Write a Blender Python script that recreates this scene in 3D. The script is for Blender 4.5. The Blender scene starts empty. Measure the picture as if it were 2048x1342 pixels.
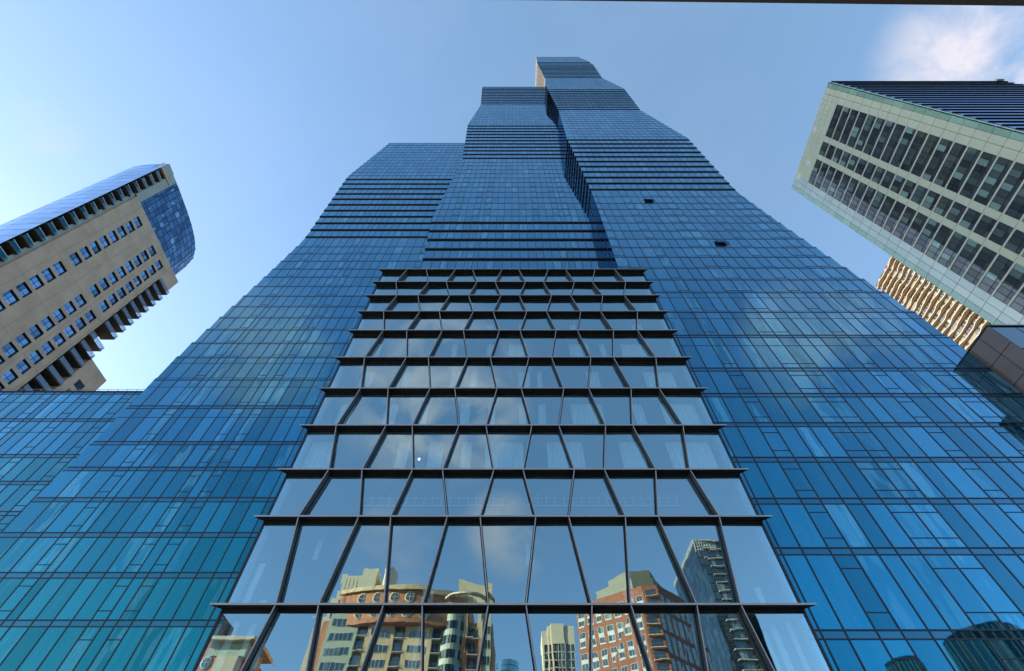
import bpy, math, random
from mathutils import Vector, Matrix
random.seed(11)
C = bpy.context.scene.collection
R = math.radians
# ------------------------------------------------------------------ camera
F_PX = 930.0; VX = 1026.0; CY = 671.0
EL = math.atan(F_PX / CY); SE = math.sin(EL); CE = math.cos(EL)
U0 = CY / (F_PX ** 2 + CY ** 2); KC = SE * SE / F_PX; CAMZ = 1.6
def HH(y, Y): return (1.0 / y - U0) / KC * Y + CAMZ          # world height of photo row y on a plane at distance Y
def XX(x, y, Y): return (x - VX) / (SE * y) * Y              # world X of photo column x
def DIR(x, y):
    v = Vector(((x - VX) / F_PX, 0, 0)) + Vector((0, CE, SE)) + Vector((0, SE, -CE)) * ((y - CY) / F_PX)
    return v.normalized()
cam = bpy.data.cameras.new('camera'); co = bpy.data.objects.new('camera', cam); C.objects.link(co)
cam.sensor_width = 36; cam.lens = F_PX / 2048 * 36; cam.shift_x = -2 / 2048
cam.clip_start = 0.1; cam.clip_end = 6000
co.location = (0, 0, CAMZ); co.rotation_euler = (R(90) + EL, 0, 0)
bpy.context.scene.camera = co
# ------------------------------------------------------------------ world, sun, exposure
SUN_EL = 20.0
SUN = Vector((-0.958, 0.287, 0)).normalized() * math.cos(R(SUN_EL)) + Vector((0, 0, math.sin(R(SUN_EL))))
w = bpy.data.worlds.new('World'); bpy.context.scene.world = w; w.use_nodes = True
nt = w.node_tree; N = nt.nodes; L = nt.links; N.clear()
out = N.new('ShaderNodeOutputWorld'); bg = N.new('ShaderNodeBackground'); bg.inputs[1].default_value = 0.15
sky = N.new('ShaderNodeTexSky'); sky.sky_type = 'NISHITA'; sky.sun_disc = False
sky.sun_elevation = R(SUN_EL); sky.sun_rotation = math.atan2(SUN.x, SUN.y)
sky.air_density = 1.0; sky.dust_density = 0.35; sky.ozone_density = 2.3
tc = N.new('ShaderNodeTexCoord')
def wmath(op, a, b=None, c=None, clamp=False):
    n = N.new('ShaderNodeMath'); n.operation = op; n.use_clamp = clamp
    for i, v in enumerate((a, b, c)):
        if v is None: continue
        if isinstance(v, (int, float)): n.inputs[i].default_value = v
        else: L.new(v, n.inputs[i])
    return n.outputs[0]
def wnoise(scale, detail, rough, off, dist=0.0):
    mp = N.new('ShaderNodeMapping'); mp.inputs['Location'].default_value = off; L.new(tc.outputs['Generated'], mp.inputs[0])
    n = N.new('ShaderNodeTexNoise'); n.inputs['Scale'].default_value = scale; n.inputs['Detail'].default_value = detail
    n.inputs['Roughness'].default_value = rough; n.inputs['Distortion'].default_value = dist; L.new(mp.outputs[0], n.inputs['Vector'])
    return n.outputs['Fac']
def blob(d, cos0, cos1, strength):
    dp = N.new('ShaderNodeVectorMath'); dp.operation = 'DOT_PRODUCT'; L.new(tc.outputs['Generated'], dp.inputs[0]); dp.inputs[1].default_value = d
    mr = N.new('ShaderNodeMapRange'); mr.interpolation_type = 'SMOOTHSTEP'; mr.inputs[1].default_value = cos0; mr.inputs[2].default_value = cos1
    mr.inputs[3].default_value = 0; mr.inputs[4].default_value = strength; L.new(dp.outputs['Value'], mr.inputs[0]); return mr.outputs[0]
def flip(v): return Vector((v.x, -v.y, v.z))
masks = [blob(DIR(2035, 105), math.cos(R(10.5)), math.cos(R(0.5)), 0.95),
         blob(DIR(95, 258), math.cos(R(3)), math.cos(R(0)), 0.30),
         blob(flip(DIR(1010, 1070)), math.cos(R(5.5)), math.cos(R(0)), 0.9),
         blob(flip(DIR(790, 1100)), math.cos(R(6)), math.cos(R(0.5)), 0.5),
         blob(flip(DIR(880, 790)), math.cos(R(13)), math.cos(R(1)), 1.3),
         blob(flip(DIR(540, 710)), math.cos(R(9)), math.cos(R(0)), 1.3),
         blob(flip(DIR(1640, 680)), math.cos(R(9)), math.cos(R(1)), 1.3)]
tot = masks[0]
for m_ in masks[1:]: tot = wmath('MAXIMUM', tot, m_)
nz = wnoise(8.0, 9, 0.58, (3.1, 1.7, 0.4), 0.35)
nz2 = N.new('ShaderNodeMapRange'); nz2.inputs[1].default_value = 0.38; nz2.inputs[2].default_value = 0.64; L.new(nz, nz2.inputs[0])
dens = wmath('MULTIPLY', tot, nz2.outputs[0], clamp=True)
thin = N.new('ShaderNodeMapRange'); thin.inputs[1].default_value = 0.45; thin.inputs[2].default_value = 0.8; thin.inputs[4].default_value = 0.06
L.new(wnoise(3.0, 6, 0.6, (0.3, 5.7, 2.4), 0.8), thin.inputs[0])
dens = wmath('MAXIMUM', dens, thin.outputs[0])
cmix = N.new('ShaderNodeMix'); cmix.data_type = 'RGBA'; L.new(dens, cmix.inputs[0])
veil = N.new('ShaderNodeMix'); veil.data_type = 'RGBA'; veil.inputs[0].default_value = 0.38; L.new(sky.outputs[0], veil.inputs[6]); veil.inputs[7].default_value = (0.58, 1.02, 1.42, 1)
L.new(veil.outputs[2], cmix.inputs[6]); cmix.inputs[7].default_value = (2.1, 2.0, 2.18, 1)
L.new(cmix.outputs[2], bg.inputs[0]); L.new(bg.outputs[0], out.inputs[0])
sd = bpy.data.lights.new('sun', 'SUN'); so = bpy.data.objects.new('sun', sd); C.objects.link(so)
sd.energy = 4.8; sd.angle = R(0.5); sd.color = (1.0, 0.84, 0.64)
so.rotation_euler = (-SUN).to_track_quat('-Z', 'Y').to_euler(); so.location = (-50, 20, 400)
vs = bpy.context.scene.view_settings; vs.view_transform = 'Standard'; vs.look = 'None'; vs.gamma = 1; vs.exposure = 1.57
try: bpy.context.scene.cycles.max_bounces = 10; bpy.context.scene.cycles.transparent_max_bounces = 12
except Exception: pass
# ------------------------------------------------------------------ materials
def new_mat(name):
    m = bpy.data.materials.new(name); m.use_nodes = True; m.node_tree.nodes.clear(); return m
class G:
    def __init__(s, m): s.t = m.node_tree
    def n(s, kind, **kw):
        x = s.t.nodes.new('ShaderNode' + kind)
        for k, v in kw.items():
            if k.startswith('i_'): x.inputs[k[2:].replace('_', ' ')].default_value = v
            else: setattr(x, k, v)
        return x
    def l(s, a, b): s.t.links.new(a, b)
    def math(s, op, a, b=None, clamp=False):
        x = s.n('Math', operation=op, use_clamp=clamp)
        for i, v in enumerate((a, b)):
            if v is None: continue
            if isinstance(v, (int, float)): x.inputs[i].default_value = v
            else: s.l(v, x.inputs[i])
        return x.outputs[0]
    def mix(s, f, a, b):
        x = s.n('Mix', data_type='RGBA')
        for i, v in ((0, f), (6, a), (7, b)):
            if isinstance(v, (int, float)): x.inputs[i].default_value = v
            elif isinstance(v, tuple): x.inputs[i].default_value = (*v, 1) if len(v) == 3 else v
            else: s.l(v, x.inputs[i])
        return x.outputs[2]
    def rng(s, v, a, b, c, d):
        x = s.n('MapRange'); s.l(v, x.inputs[0])
        for i, q in enumerate((a, b, c, d)): x.inputs[i + 1].default_value = q
        return x.outputs[0]
    def noise(s, scale, detail=4, rough=.55, vec=None, st=(1, 1, 1)):
        x = s.n('TexNoise'); x.inputs['Scale'].default_value = scale; x.inputs['Detail'].default_value = detail; x.inputs['Roughness'].default_value = rough
        if vec is None: vec = s.n('TexCoord').outputs['Object']
        mp = s.n('Mapping'); mp.inputs['Scale'].default_value = st; s.l(vec, mp.inputs[0]); s.l(mp.outputs[0], x.inputs['Vector'])
        return x.outputs['Fac']
def plain(name, col, rough=.7, metal=0.0, var=.12, scale=.6, st=(1, 1, 1), bump=0.0, spec=.5):
    m = new_mat(name); g = G(m)
    o = g.n('OutputMaterial'); p = g.n('BsdfPrincipled'); p.inputs['Roughness'].default_value = rough; p.inputs['Metallic'].default_value = metal
    p.inputs['Specular IOR Level'].default_value = spec
    nz = g.noise(scale, 6, .6, st=st)
    k = g.rng(nz, .3, .7, 1 - var, 1 + var)
    mu = g.n('VectorMath', operation='SCALE'); mu.inputs[0].default_value = col; g.l(k, mu.inputs['Scale'])
    g.l(mu.outputs[0], p.inputs['Base Color'])
    if bump:
        b = g.n('Bump'); b.inputs['Strength'].default_value = bump; b.inputs['Distance'].default_value = .02; g.l(g.noise(scale * 12, 4), b.inputs['Height']); g.l(b.outputs[0], p.inputs['Normal'])
    g.l(p.outputs[0], o.inputs[0]); return m
def coated_glass(name, inner, curtain, tint0, tint1, f0, wav=.0006, teal=None, expo=3.0, bl=0.5, tealt=None, kv=(.90, 1.06)):
    """opaque reflective glazing; corner colour 'pane' = (random, curtain amount, teal amount)"""
    m = new_mat(name); g = G(m); o = g.n('OutputMaterial')
    at = g.n('Attribute', attribute_name='pane'); sp = g.n('SeparateColor'); g.l(at.outputs['Color'], sp.inputs[0])
    uv = g.n('UVMap').outputs[0]
    cmb = g.n('CombineXYZ'); g.l(g.math('MULTIPLY', sp.outputs[0], 37.0), cmb.inputs[2])
    ad = g.n('VectorMath', operation='ADD'); g.l(uv, ad.inputs[0]); g.l(cmb.outputs[0], ad.inputs[1])
    streak = g.noise(1.0, 5, .65, ad.outputs[0], (7, .5, 1))
    patch = g.noise(1.0, 2, .5, ad.outputs[0], (1.6, .45, 1))
    cur = g.math('MULTIPLY', g.rng(patch, .47, .54, 0, 1), g.rng(streak, .3, .7, .35, 1.0))
    cur = g.math('MULTIPLY', cur, sp.outputs[1], clamp=True)
    base = g.mix(g.rng(sp.outputs[0], 0, 1, 0, 1), tuple(c * .55 for c in inner), tuple(c * 1.45 for c in inner))
    if teal: base = g.mix(sp.outputs[2], base, teal)
    colr = g.mix(cur, base, curtain)
    dif = g.n('BsdfDiffuse'); g.l(colr, dif.inputs[0])
    lw = g.n('LayerWeight'); lw.inputs['Blend'].default_value = bl
    fc = lw.outputs['Facing']                       # 0 facing, 1 grazing
    gf = g.math('POWER', fc, expo)
    gl = g.n('BsdfGlossy'); gl.inputs['Roughness'].default_value = 0.02
    t = g.mix(gf, g.mix(sp.outputs[2], tint0, tealt) if tealt else tint0, tint1)
    k = g.rng(sp.outputs[0], 0, 1, *kv)
    vm = g.n('VectorMath', operation='SCALE'); g.l(t, vm.inputs[0]); g.l(k, vm.inputs['Scale']); g.l(vm.outputs[0], gl.inputs[0])
    if wav:
        b = g.n('Bump'); b.inputs['Strength'].default_value = 1.0; b.inputs['Distance'].default_value = wav
        g.l(g.noise(.9, 2, .5), b.inputs['Height']); g.l(b.outputs[0], gl.inputs['Normal'])
    ms = g.n('MixShader'); g.l(g.rng(gf, 0, 1, f0, 1), ms.inputs[0]); g.l(dif.outputs[0], ms.inputs[1]); g.l(gl.outputs[0], ms.inputs[2])
    g.l(ms.outputs[0], o.inputs[0]); return m
def clear_glass(name, trans, gcol, f0, wav=.0009):
    m = new_mat(name); g = G(m); o = g.n('OutputMaterial')
    tr = g.n('BsdfTransparent'); tr.inputs[0].default_value = (*trans, 1)
    gl = g.n('BsdfGlossy'); gl.inputs[0].default_value = (*gcol, 1); gl.inputs['Roughness'].default_value = 0.0
    b = g.n('Bump'); b.inputs['Distance'].default_value = wav; g.l(g.noise(.55, 2, .45), b.inputs['Height']); g.l(b.outputs[0], gl.inputs['Normal'])
    lw = g.n('LayerWeight'); lw.inputs['Blend'].default_value = .5
    ms = g.n('MixShader'); g.l(g.rng(g.math('POWER', lw.outputs['Facing'], 3.0), 0, 1, f0, 1), ms.inputs[0]); g.l(tr.outputs[0], ms.inputs[1]); g.l(gl.outputs[0], ms.inputs[2])
    g.l(ms.outputs[0], o.inputs[0]); return m
M = {}
M['glass'] = coated_glass('tower_glass', (.005, .04, .08), (.20, .50, .58), (.0, .33, .58), (.64, .80, .90), .42, teal=(.006, .15, .17), expo=1.75, tealt=(.0, .37, .36), kv=(.74, 1.14))
M['spandrel'] = coated_glass('spandrel_glass', (.005, .025, .05), (.02, .06, .1), (.04, .26, .42), (.40, .54, .66), .38, teal=(.008, .08, .11), expo=1.6, tealt=(.08, .32, .38))
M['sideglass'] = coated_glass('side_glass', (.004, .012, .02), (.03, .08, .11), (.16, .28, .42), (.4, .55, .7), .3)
M['mull'] = plain('dark_mullion', (.010, .013, .02), .45, .2, .1)
M['towermull'] = plain('navy_tower_mullion', (.010, .022, .042), .45, .2, .1)
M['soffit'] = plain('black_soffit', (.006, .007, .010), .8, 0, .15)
M['core'] = plain('core_wall', (.02, .025, .03), .9)
M['finmetal'] = plain('grey_fin_metal', (.055, .06, .07), .45, .2, .06, 2.0)
M['finlit'] = plain('fin_front_lit', (.38, .385, .39), .4, .4, .06, 2.0)  # same fin metal, sky light on its front faces painted in as a paler colour
M['boxglass'] = clear_glass('bay_glass', (.68, .86, .92), (.60, .87, .95), .44, wav=.0022)
M['curtain'] = plain('curtain_cloth', (.80, .86, .84), .9, 0, .25, 1.5, (6, 6, .3))
M['room'] = plain('room_wall', (.20, .26, .30), .9)
M['floorslab'] = plain('interior_slab', (.22, .26, .28), .9)
M['whitecol'] = plain('white_column', (.75, .85, .88), .6, 0, .08)
M['tan'] = plain('tan_precast', (.50, .31, .22), .85, 0, .16, .22, bump=.3)
M['tanjoint'] = plain('tan_joint', (.20, .155, .115), .9)
M['greyprecast'] = plain('grey_precast', (.33, .30, .26), .85, 0, .1, .4)
M['winblue'] = coated_glass('blue_window_glass', (.01, .03, .07), (.1, .15, .2), (.34, .56, .84), (.6, .75, .95), .62, expo=2.2, kv=(.45, 1.15))
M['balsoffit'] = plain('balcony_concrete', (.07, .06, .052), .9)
M['balglass'] = clear_glass('balcony_glass', (.62, .68, .72), (.7, .78, .85), .15)
M['palegreen'] = plain('pale_green_panel', (.66, .66, .46), .45, 0, .05, .25)
M['greenglass'] = plain('green_glass_panel', (.50, .66, .48), .25, 0, .06, .3)
M['palepanel'] = plain('pale_grey_panel', (.66, .65, .52), .5, 0, .05, .3)
M['whitepanel'] = plain('white_panel', (.75, .74, .7), .5)
M['offglass'] = coated_glass('office_glass', (.08, .07, .045), (.40, .58, .48), (.40, .40, .38), (.80, .82, .88), .27, kv=(.7, 1.15))
M['navy'] = plain('navy_louver', (.010, .014, .03), .5)
M['slatglass'] = coated_glass('slat_glass', (.01, .03, .06), (.1, .2, .3), (.32, .52, .85), (.6, .75, .95), .5)
M['cream'] = plain('cream_concrete', (.42, .33, .24), .8, 0, .06)
M['darkpanel'] = plain('dark_stone_panel', (.24, .185, .155), .32, 0, .14, .3)
M['blackglass'] = coated_glass('black_glass', (.008, .01, .012), (.02, .05, .06), (.10, .13, .15), (.3, .35, .4), .25)
M['asphalt'] = plain('asphalt', (.05, .05, .052), .9, 0, .2, .5, bump=.3)
M['paving'] = plain('plaza_paving', (.28, .27, .25), .85, 0, .12, .8, bump=.2)
M['canopy'] = plain('black_canopy_steel', (.018, .017, .016), .6)
M['brick'] = plain('red_brick', (.34, .125, .07), .85, 0, .32, 1.6)
M['orange'] = plain('orange_brick', (.60, .25, .13), .85, 0, .26, 1.3)
M['buff'] = plain('buff_stone', (.80, .58, .34), .85, 0, .2, .9, (1, 1, .3))
M['crownglass'] = coated_glass('crown_glass', (.01, .03, .06), (.5, .7, .8), (.12, .31, .58), (.8, .88, .95), .5, expo=3.0, kv=(.6, 1.15))
M['panelglass'] = coated_glass('pale_glass_panel', (.50, .54, .38), (.5, .5, .4), (.95, 1.0, .95), (1, 1, 1), .22, kv=(.85, 1.1))
M['mintglass'] = coated_glass('mint_glass_panel', (.38, .56, .40), (.5, .6, .5), (.9, 1.0, .95), (1, 1, 1), .1, kv=(.85, 1.1))
M['greyglass'] = coated_glass('grey_glass', (.02, .03, .035), (.1, .15, .16), (.30, .36, .40), (.6, .7, .75), .4, wav=0)
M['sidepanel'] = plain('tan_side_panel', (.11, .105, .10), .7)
M['northglass'] = coated_glass('pale_sky_glass', (.02, .04, .08), (.2, .3, .4), (.58, .72, .95), (.8, .88, 1.0), .6, kv=(.92, 1.05))
M['creamstone'] = plain('cream_stone', (.80, .66, .46), .85, 0, .08, .6)
M['sage'] = plain('sage_panel', (.54, .56, .42), .8, 0, .08, .7)
M['olive'] = plain('olive_metal_roof', (.20, .19, .13), .6, 0, .1, .5)
M['citywin'] = coated_glass('city_window', (.03, .035, .035), (.45, .5, .42), (.4, .46, .46), (.8, .85, .9), .35, wav=0)
M['tealglass'] = coated_glass('teal_tower_glass', (.03, .09, .11), (.3, .42, .42), (.45, .68, .72), (.8, .9, 1), .5, wav=0)
M['whitetrim'] = plain('white_trim', (.6, .58, .52), .7)
M['chrome'] = plain('rail_metal', (.3, .33, .36), .4, .6)
em = new_mat('lamp_bulb'); g = G(em); e = g.n('Emission'); e.inputs[0].default_value = (1, .85, .6, 1); e.inputs[1].default_value = 14; g.l(e.outputs[0], g.n('OutputMaterial').inputs[0]); M['bulb'] = em
# ------------------------------------------------------------------ mesh helpers
class MB:
    def __init__(s): s.v = []; s.f = []; s.m = []; s.mats = []; s.c = []; s.uv = []
    def mi(s, k):
        if k not in s.mats: s.mats.append(k)
        return s.mats.index(k)
    def poly(s, pts, k, col=(.5, 0, 0), uv=None):
        b = len(s.v); s.v += [tuple(p) for p in pts]; s.f.append(tuple(range(b, b + len(pts)))); s.m.append(s.mi(k)); s.c.append(col)
        s.uv.append(uv or [(0, 0), (1, 0), (1, 1), (0, 1)][:len(pts)] if len(pts) <= 4 else [(0, 0)] * len(pts))
    def box(s, x0, x1, y0, y1, z0, z1, k, col=(.5, 0, 0)):
        if x0 > x1: x0, x1 = x1, x0
        if y0 > y1: y0, y1 = y1, y0
        b = len(s.v); s.v += [(x0, y0, z0), (x1, y0, z0), (x1, y1, z0), (x0, y1, z0), (x0, y0, z1), (x1, y0, z1), (x1, y1, z1), (x0, y1, z1)]
        i = s.mi(k)
        for q in ((0, 3, 2, 1), (4, 5, 6, 7), (0, 1, 5, 4), (1, 2, 6, 5), (2, 3, 7, 6), (3, 0, 4, 7)):
            s.f.append(tuple(b + j for j in q)); s.m.append(i); s.c.append(col); s.uv.append([(0, 0), (1, 0), (1, 1), (0, 1)])
    def prism(s, pts, z0, z1, k, cap=None, col=(.5, 0, 0)):
        n = len(pts)
        for i in range(n):
            a, b_ = pts[i], pts[(i + 1) % n]
            s.poly([(a[0], a[1], z0), (b_[0], b_[1], z0), (b_[0], b_[1], z1), (a[0], a[1], z1)], k, col)
        s.poly([(p[0], p[1], z1) for p in pts], cap or k, col); s.poly([(p[0], p[1], z0) for p in reversed(pts)], cap or k, col)
    def build(s, name, parent=None, loc=(0, 0, 0), rz=0.0):
        me = bpy.data.meshes.new(name); me.from_pydata(s.v, [], s.f)
        for k in s.mats: me.materials.append(M[k])
        me.polygons.foreach_set('material_index', s.m)
        ca = me.color_attributes.new('pane', 'FLOAT_COLOR', 'CORNER'); uvl = me.uv_layers.new(name='UVMap')
        cols = []; uvs = []
        for f, c, u in zip(s.f, s.c, s.uv):
            for j in range(len(f)): cols += [c[0], c[1], c[2], 1.0]; uvs += list(u[j] if j < len(u) else (0, 0))
        ca.data.foreach_set('color', cols); uvl.data.foreach_set('uv', uvs)
        me.update(); o = bpy.data.objects.new(name, me); C.objects.link(o); o.location = loc; o.rotation_euler = (0, 0, rz)
        if parent: o.parent = parent
        return o
def tag(o, label=None, cat=None, group=None, kind=None):
    for k, v in (('label', label), ('category', cat), ('group', group), ('kind', kind)):
        if v: o[k] = v
    return o
def thing(name, label, cat, loc=(0, 0, 0), rz=0.0, group=None):
    o = bpy.data.objects.new(name, None); C.objects.link(o); o.location = loc; o.rotation_euler = (0, 0, rz); o.empty_display_size = 2
    return tag(o, label, cat, group)
rnd = random.random
def pc(cur=.25, teal=0.0):
    c = (rnd() * .9 + .3) if rnd() < cur else rnd() * .15
    return (rnd(), min(c, 1), teal)
# ------------------------------------------------------------------ ground
g_ = MB(); g_.box(-3000, 3000, -3000, 3000, -.5, 0, 'asphalt'); tag(g_.build('ground'), kind='structure')
p_ = MB(); p_.box(-60, 60, -14, 60, 0.004, .12, 'paving'); tag(p_.build('pavement'), kind='structure')
# ------------------------------------------------------------------ the skyscraper
sky_t = thing('skyscraper', 'tall blue glass skyscraper of three stepped wavy stems filling the middle', 'skyscraper', (0, 30, 0))
OFF = Vector((0, -30, 0))
def lerp(a, b, t): return a + (b - a) * t
def knots(ys, D0, D1, xa0, xa1, xb0, xb1):
    n = len(ys) - 1; r = []
    for i, y in enumerate(ys):
        t = i / n; r.append((y, lerp(D0, D1, t), lerp(xa0, xa1, t), lerp(xb0, xb1, t)))
    return r
def storeys_from(ys_or_h, isy):
    pass
class Stem:
    def __init__(s, name, back): s.name = name; s.lv = []; s.back = back
    # lv: list of storeys (z0,z1,D,xl,xr,kind)
    def lower(s, lines, dims):        # lines: photo rows bottom->top, dims(y)->(D,xl,xr)
        for a, b in zip(lines[:-1], lines[1:]):
            D, xl, xr = dims((a + b) / 2 if a != 9999 else b)
            z1 = HH(b, dims(b)[0]); z0 = s.lv[-1][1] if s.lv else 0.0
            s.lv.append((z0, z1, D, xl, xr, 'low'))
    def run(s, n, z1, d0, d1, kind):  # n storeys up to height z1, dims going from d0 to d1
        z0 = s.lv[-1][1]
        for i in range(n):
            t = i / max(1, n - 1)
            s.lv.append((lerp(z0, z1, i / n), lerp(z0, z1, (i + 1) / n), *[lerp(a, b, t) for a, b in zip(d0, d1)], kind))
def mullions(xl, xr, pat, start, margin=.35):
    xs = []; x = start; i = 0; k = []
    while x < xr - margin:
        wdt, tr = pat[i % len(pat)]
        if x > xl + margin: xs.append(x)
        k.append((x, x + wdt, tr)); x += wdt; i += 1
    return xs, k
def build_stem(st, pat, start, tealf, sidepat=1.5, golden=None, sidevis=None):
    core = MB()
    for (z0, z1, D, xl, xr, kd) in st.lv:
        core.box(xl + .25, xr - .25, D + .25 - 30, st.back - .25 - 30, z0 + .02, z1 - .02, 'core')
    co_ = core.build(st.name, sky_t)
    prev = None
    for (z0, z1, D, xl, xr, kd) in st.lv:
        mb = MB(); y = D - 30; yb = st.back - 30; h = z1 - z0
        xs, cells = mullions(xl, xr, pat, start)
        edges = [xl] + xs + [xr]
        sp = .42 if h > 2 else .2
        zt = z1 - sp; tl = tealf(z0)
        vis = .05 if z0 < 60 else (.042 if z0 < 130 else .028)
        tall = h > 4.4
        for a, b in zip(edges[:-1], edges[1:]):
            tr = False
            for (ca, cb, t_) in cells:
                if ca <= (a + b) / 2 < cb: tr = t_
            big = tr == 2 or (tr == 1 and rnd() < .2)
            col = pc(.5 if tr else .2, tl)
            if z0 > 48: col = (.5 + (col[0] - .5) * .35, col[1] * .8, col[2])
            if big: col = (col[0], max(col[1], .25 + .5 * rnd()), tl)
            jz = (rnd() - .5) * .006; jx = (rnd() - .5) * .006
            mb.poly([(a, y + jx, z0), (b, y - jx, z0), (b, y - jx + jz, zt), (a, y + jx + jz, zt)], 'glass', col, [(a, 0), (b, 0), (b, h / 2), (a, h / 2)])
            mb.poly([(a, y, zt), (b, y, zt), (b, y, z1), (a, y, z1)], 'spandrel', (rnd(), 0, tl))
            if tr and z0 < 130:
                fr = (.22, .80) if z0 < 36 else ((.14,) if z0 < 90 else (.14,))
                for f_ in fr:
                    zz = z0 + (zt - z0) * f_; mb.box(a, b, y - .024, y, zz - vis * .6, zz + vis * .6, 'towermull')
        if tall and z0 < 60 and z0 > 30:
            zz = z0 + (zt - z0) * .72; mb.box(xl, xr, y - .022, y, zz - .025, zz + .025, 'towermull')
        for x in xs: mb.box(x - vis, x + vis, y - .03, y, z0, z1, 'towermull')
        mb.box(xl - .02, xr + .02, y - .035, y + .1, zt - .035, zt + .035, 'towermull')
        grow = kd == 'grow'
        th = .36 if grow else .085
        mb.box(xl - .03, xr + .03, y - .04, yb, z0, z0 + th, 'soffit' if grow else 'towermull')
        # sides
        gold = golden is not None and z0 >= golden
        yy = y
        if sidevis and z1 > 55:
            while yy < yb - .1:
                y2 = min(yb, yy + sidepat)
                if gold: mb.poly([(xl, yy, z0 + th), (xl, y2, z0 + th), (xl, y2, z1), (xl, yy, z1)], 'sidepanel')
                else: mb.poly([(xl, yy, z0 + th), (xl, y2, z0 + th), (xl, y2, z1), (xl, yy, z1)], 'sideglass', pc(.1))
                if y2 - y < 14: mb.box(xl - .028, xl, y2 - .04, y2 + .04, z0 + th, z1, 'towermull')
                yy = y2
        else: mb.poly([(xl, y, z0 + th), (xl, yb, z0 + th), (xl, yb, z1), (xl, y, z1)], 'glass', (.5, .1, tl))
        mb.poly([(xr, y, z0 + th), (xr, yb, z0 + th), (xr, yb, z1), (xr, y, z1)], 'glass', (.5, .1, tl))
        mb.poly([(xl, yb, z0), (xr, yb, z0), (xr, yb, z1), (xl, yb, z1)], 'glass', (.5, .1, 0))
        mb.poly([(xl, y, z1), (xr, y, z1), (xr, yb, z1), (xl, yb, z1)], 'towermull')
        mb.build('window_band', co_)
    return co_
def interp(tab):
    tab = sorted(tab)
    def f(y):
        if y <= tab[0][0]: return tab[0][1:]
        for a, b in zip(tab[:-1], tab[1:]):
            if y <= b[0]:
                t = (y - a[0]) / (b[0] - a[0]); return tuple(lerp(p, q, t) for p, q in zip(a[1:], b[1:]))
        return tab[-1][1:]
    return f
BACK = 80.0  # unseen rear of the stems, set this deep to shade the office tower
RP = [(1.7, 2), (1.65, 2), (1.4, 0), (1.4, 0), (1.8, 0), (1.4, 1), (1.6, 0), (1.3, 0), (1.5, 0)]
# right stem
rs = Stem('right_stem', BACK); rs.name = 'tower_stem'
rdim = interp([(380, 30.5, 15.4, 43.84), (621, 29.1, 13.8, 46.1), (700, 29.1, 13.8, 46.4), (2000, 29.1, 13.8, 46.4)])
rs.lower([9999, 1500, 1262, 1097, 997.7, 915.5, 846, 787.5, 736.5, 670.7, 621, 583.7, 558, 534.5, 513, 494, 476.8, 460.7, 445, 431, 418, 406, 393, 380], rdim)
nk, bl = 30.5, 29.1
rs.run(10, HH(279.4, bl), (nk - .12, 15.28, 43.96), (bl + .12, 14.1, 45.2), 'grow')
rs.run(1, HH(279.4, bl) + 3.5, (bl, 13.97, 45.3), (bl, 13.97, 45.3), 'grow')
rs.run(12, HH(219, nk), (bl + .1, 14.1, 45.2), (nk, 15.58, 43.45), 'flat')
rs.run(10, HH(179, bl), (nk - .12, 15.4, 43.6), (bl + .12, 14.05, 44.8), 'grow')
rs.run(1, HH(179, bl) + 3.5, (bl, 13.9, 44.9), (bl, 13.9, 44.9), 'grow')
rs.run(12, HH(155.3, nk), (bl + .1, 14.0, 44.8), (nk, 15.3, 43.0), 'flat')
rs.run(10, HH(129.5, bl), (nk - .12, 15.2, 43.1), (bl + .12, 13.9, 44.4), 'grow')
rs.run(1, HH(129.5, bl) + 3.5, (bl, 13.8, 44.5), (bl, 13.8, 44.5), 'grow')
rs.run(1, HH(126.6, bl), (bl, 13.8, 44.5), (bl, 13.8, 44.5), 'flat')
ztop_l = HH(124.8, bl)
rs.lv.append((rs.lv[-1][1], ztop_l, bl + .9, 14.6, 43.6, 'grow'))
rs.run(9, HH(113.8, 30.2), (bl, 13.8, 44.5), (30.2, 15.1, 42.8), 'flat')
# middle stem
ms_ = Stem('tower_stem', BACK); mb_, mn_ = 33.3, 34.7
ms_.lv.append((0, 12, mn_, -13.4, 16.6, 'flat'))
h445 = HH(445, mb_)
ms_.run(9, h445 - 34.8, (mn_, -13.4, 16.6), (mn_, -13.4, 16.6), 'flat')
ms_.run(10, h445, (mn_ - .12, -13.55, 16.6), (mb_ + .12, -15.0, 16.6), 'grow')
ms_.run(1, h445 + 3.5, (mb_, -15.16, 16.6), (mb_, -15.16, 16.6), 'grow')
ms_.run(12, HH(317, mn_), (mb_ + .1, -15.1, 16.6), (mn_, -13.5, 16.6), 'flat')
ms_.run(10, HH(251.6, mb_), (mn_ - .12, -13.6, 16.6), (mb_ + .12, -14.7, 16.6), 'grow')
ms_.run(1, HH(251.6, mb_) + 3.5, (mb_, -14.8, 16.6), (mb_, -14.8, 16.6), 'grow')
ms_.run(12, HH(208, mn_), (mb_ + .1, -14.7, 16.6), (mn_, -13.06, 16.6), 'flat')
ms_.run(10, HH(175.6, mb_), (mn_ - .12, -13.2, 16.6), (mb_ + .12, -14.3, 16.6), 'grow')
ms_.run(1, HH(173.4, mb_), (mb_, -14.4, 16.6), (mb_, -14.4, 16.6), 'grow')
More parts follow.
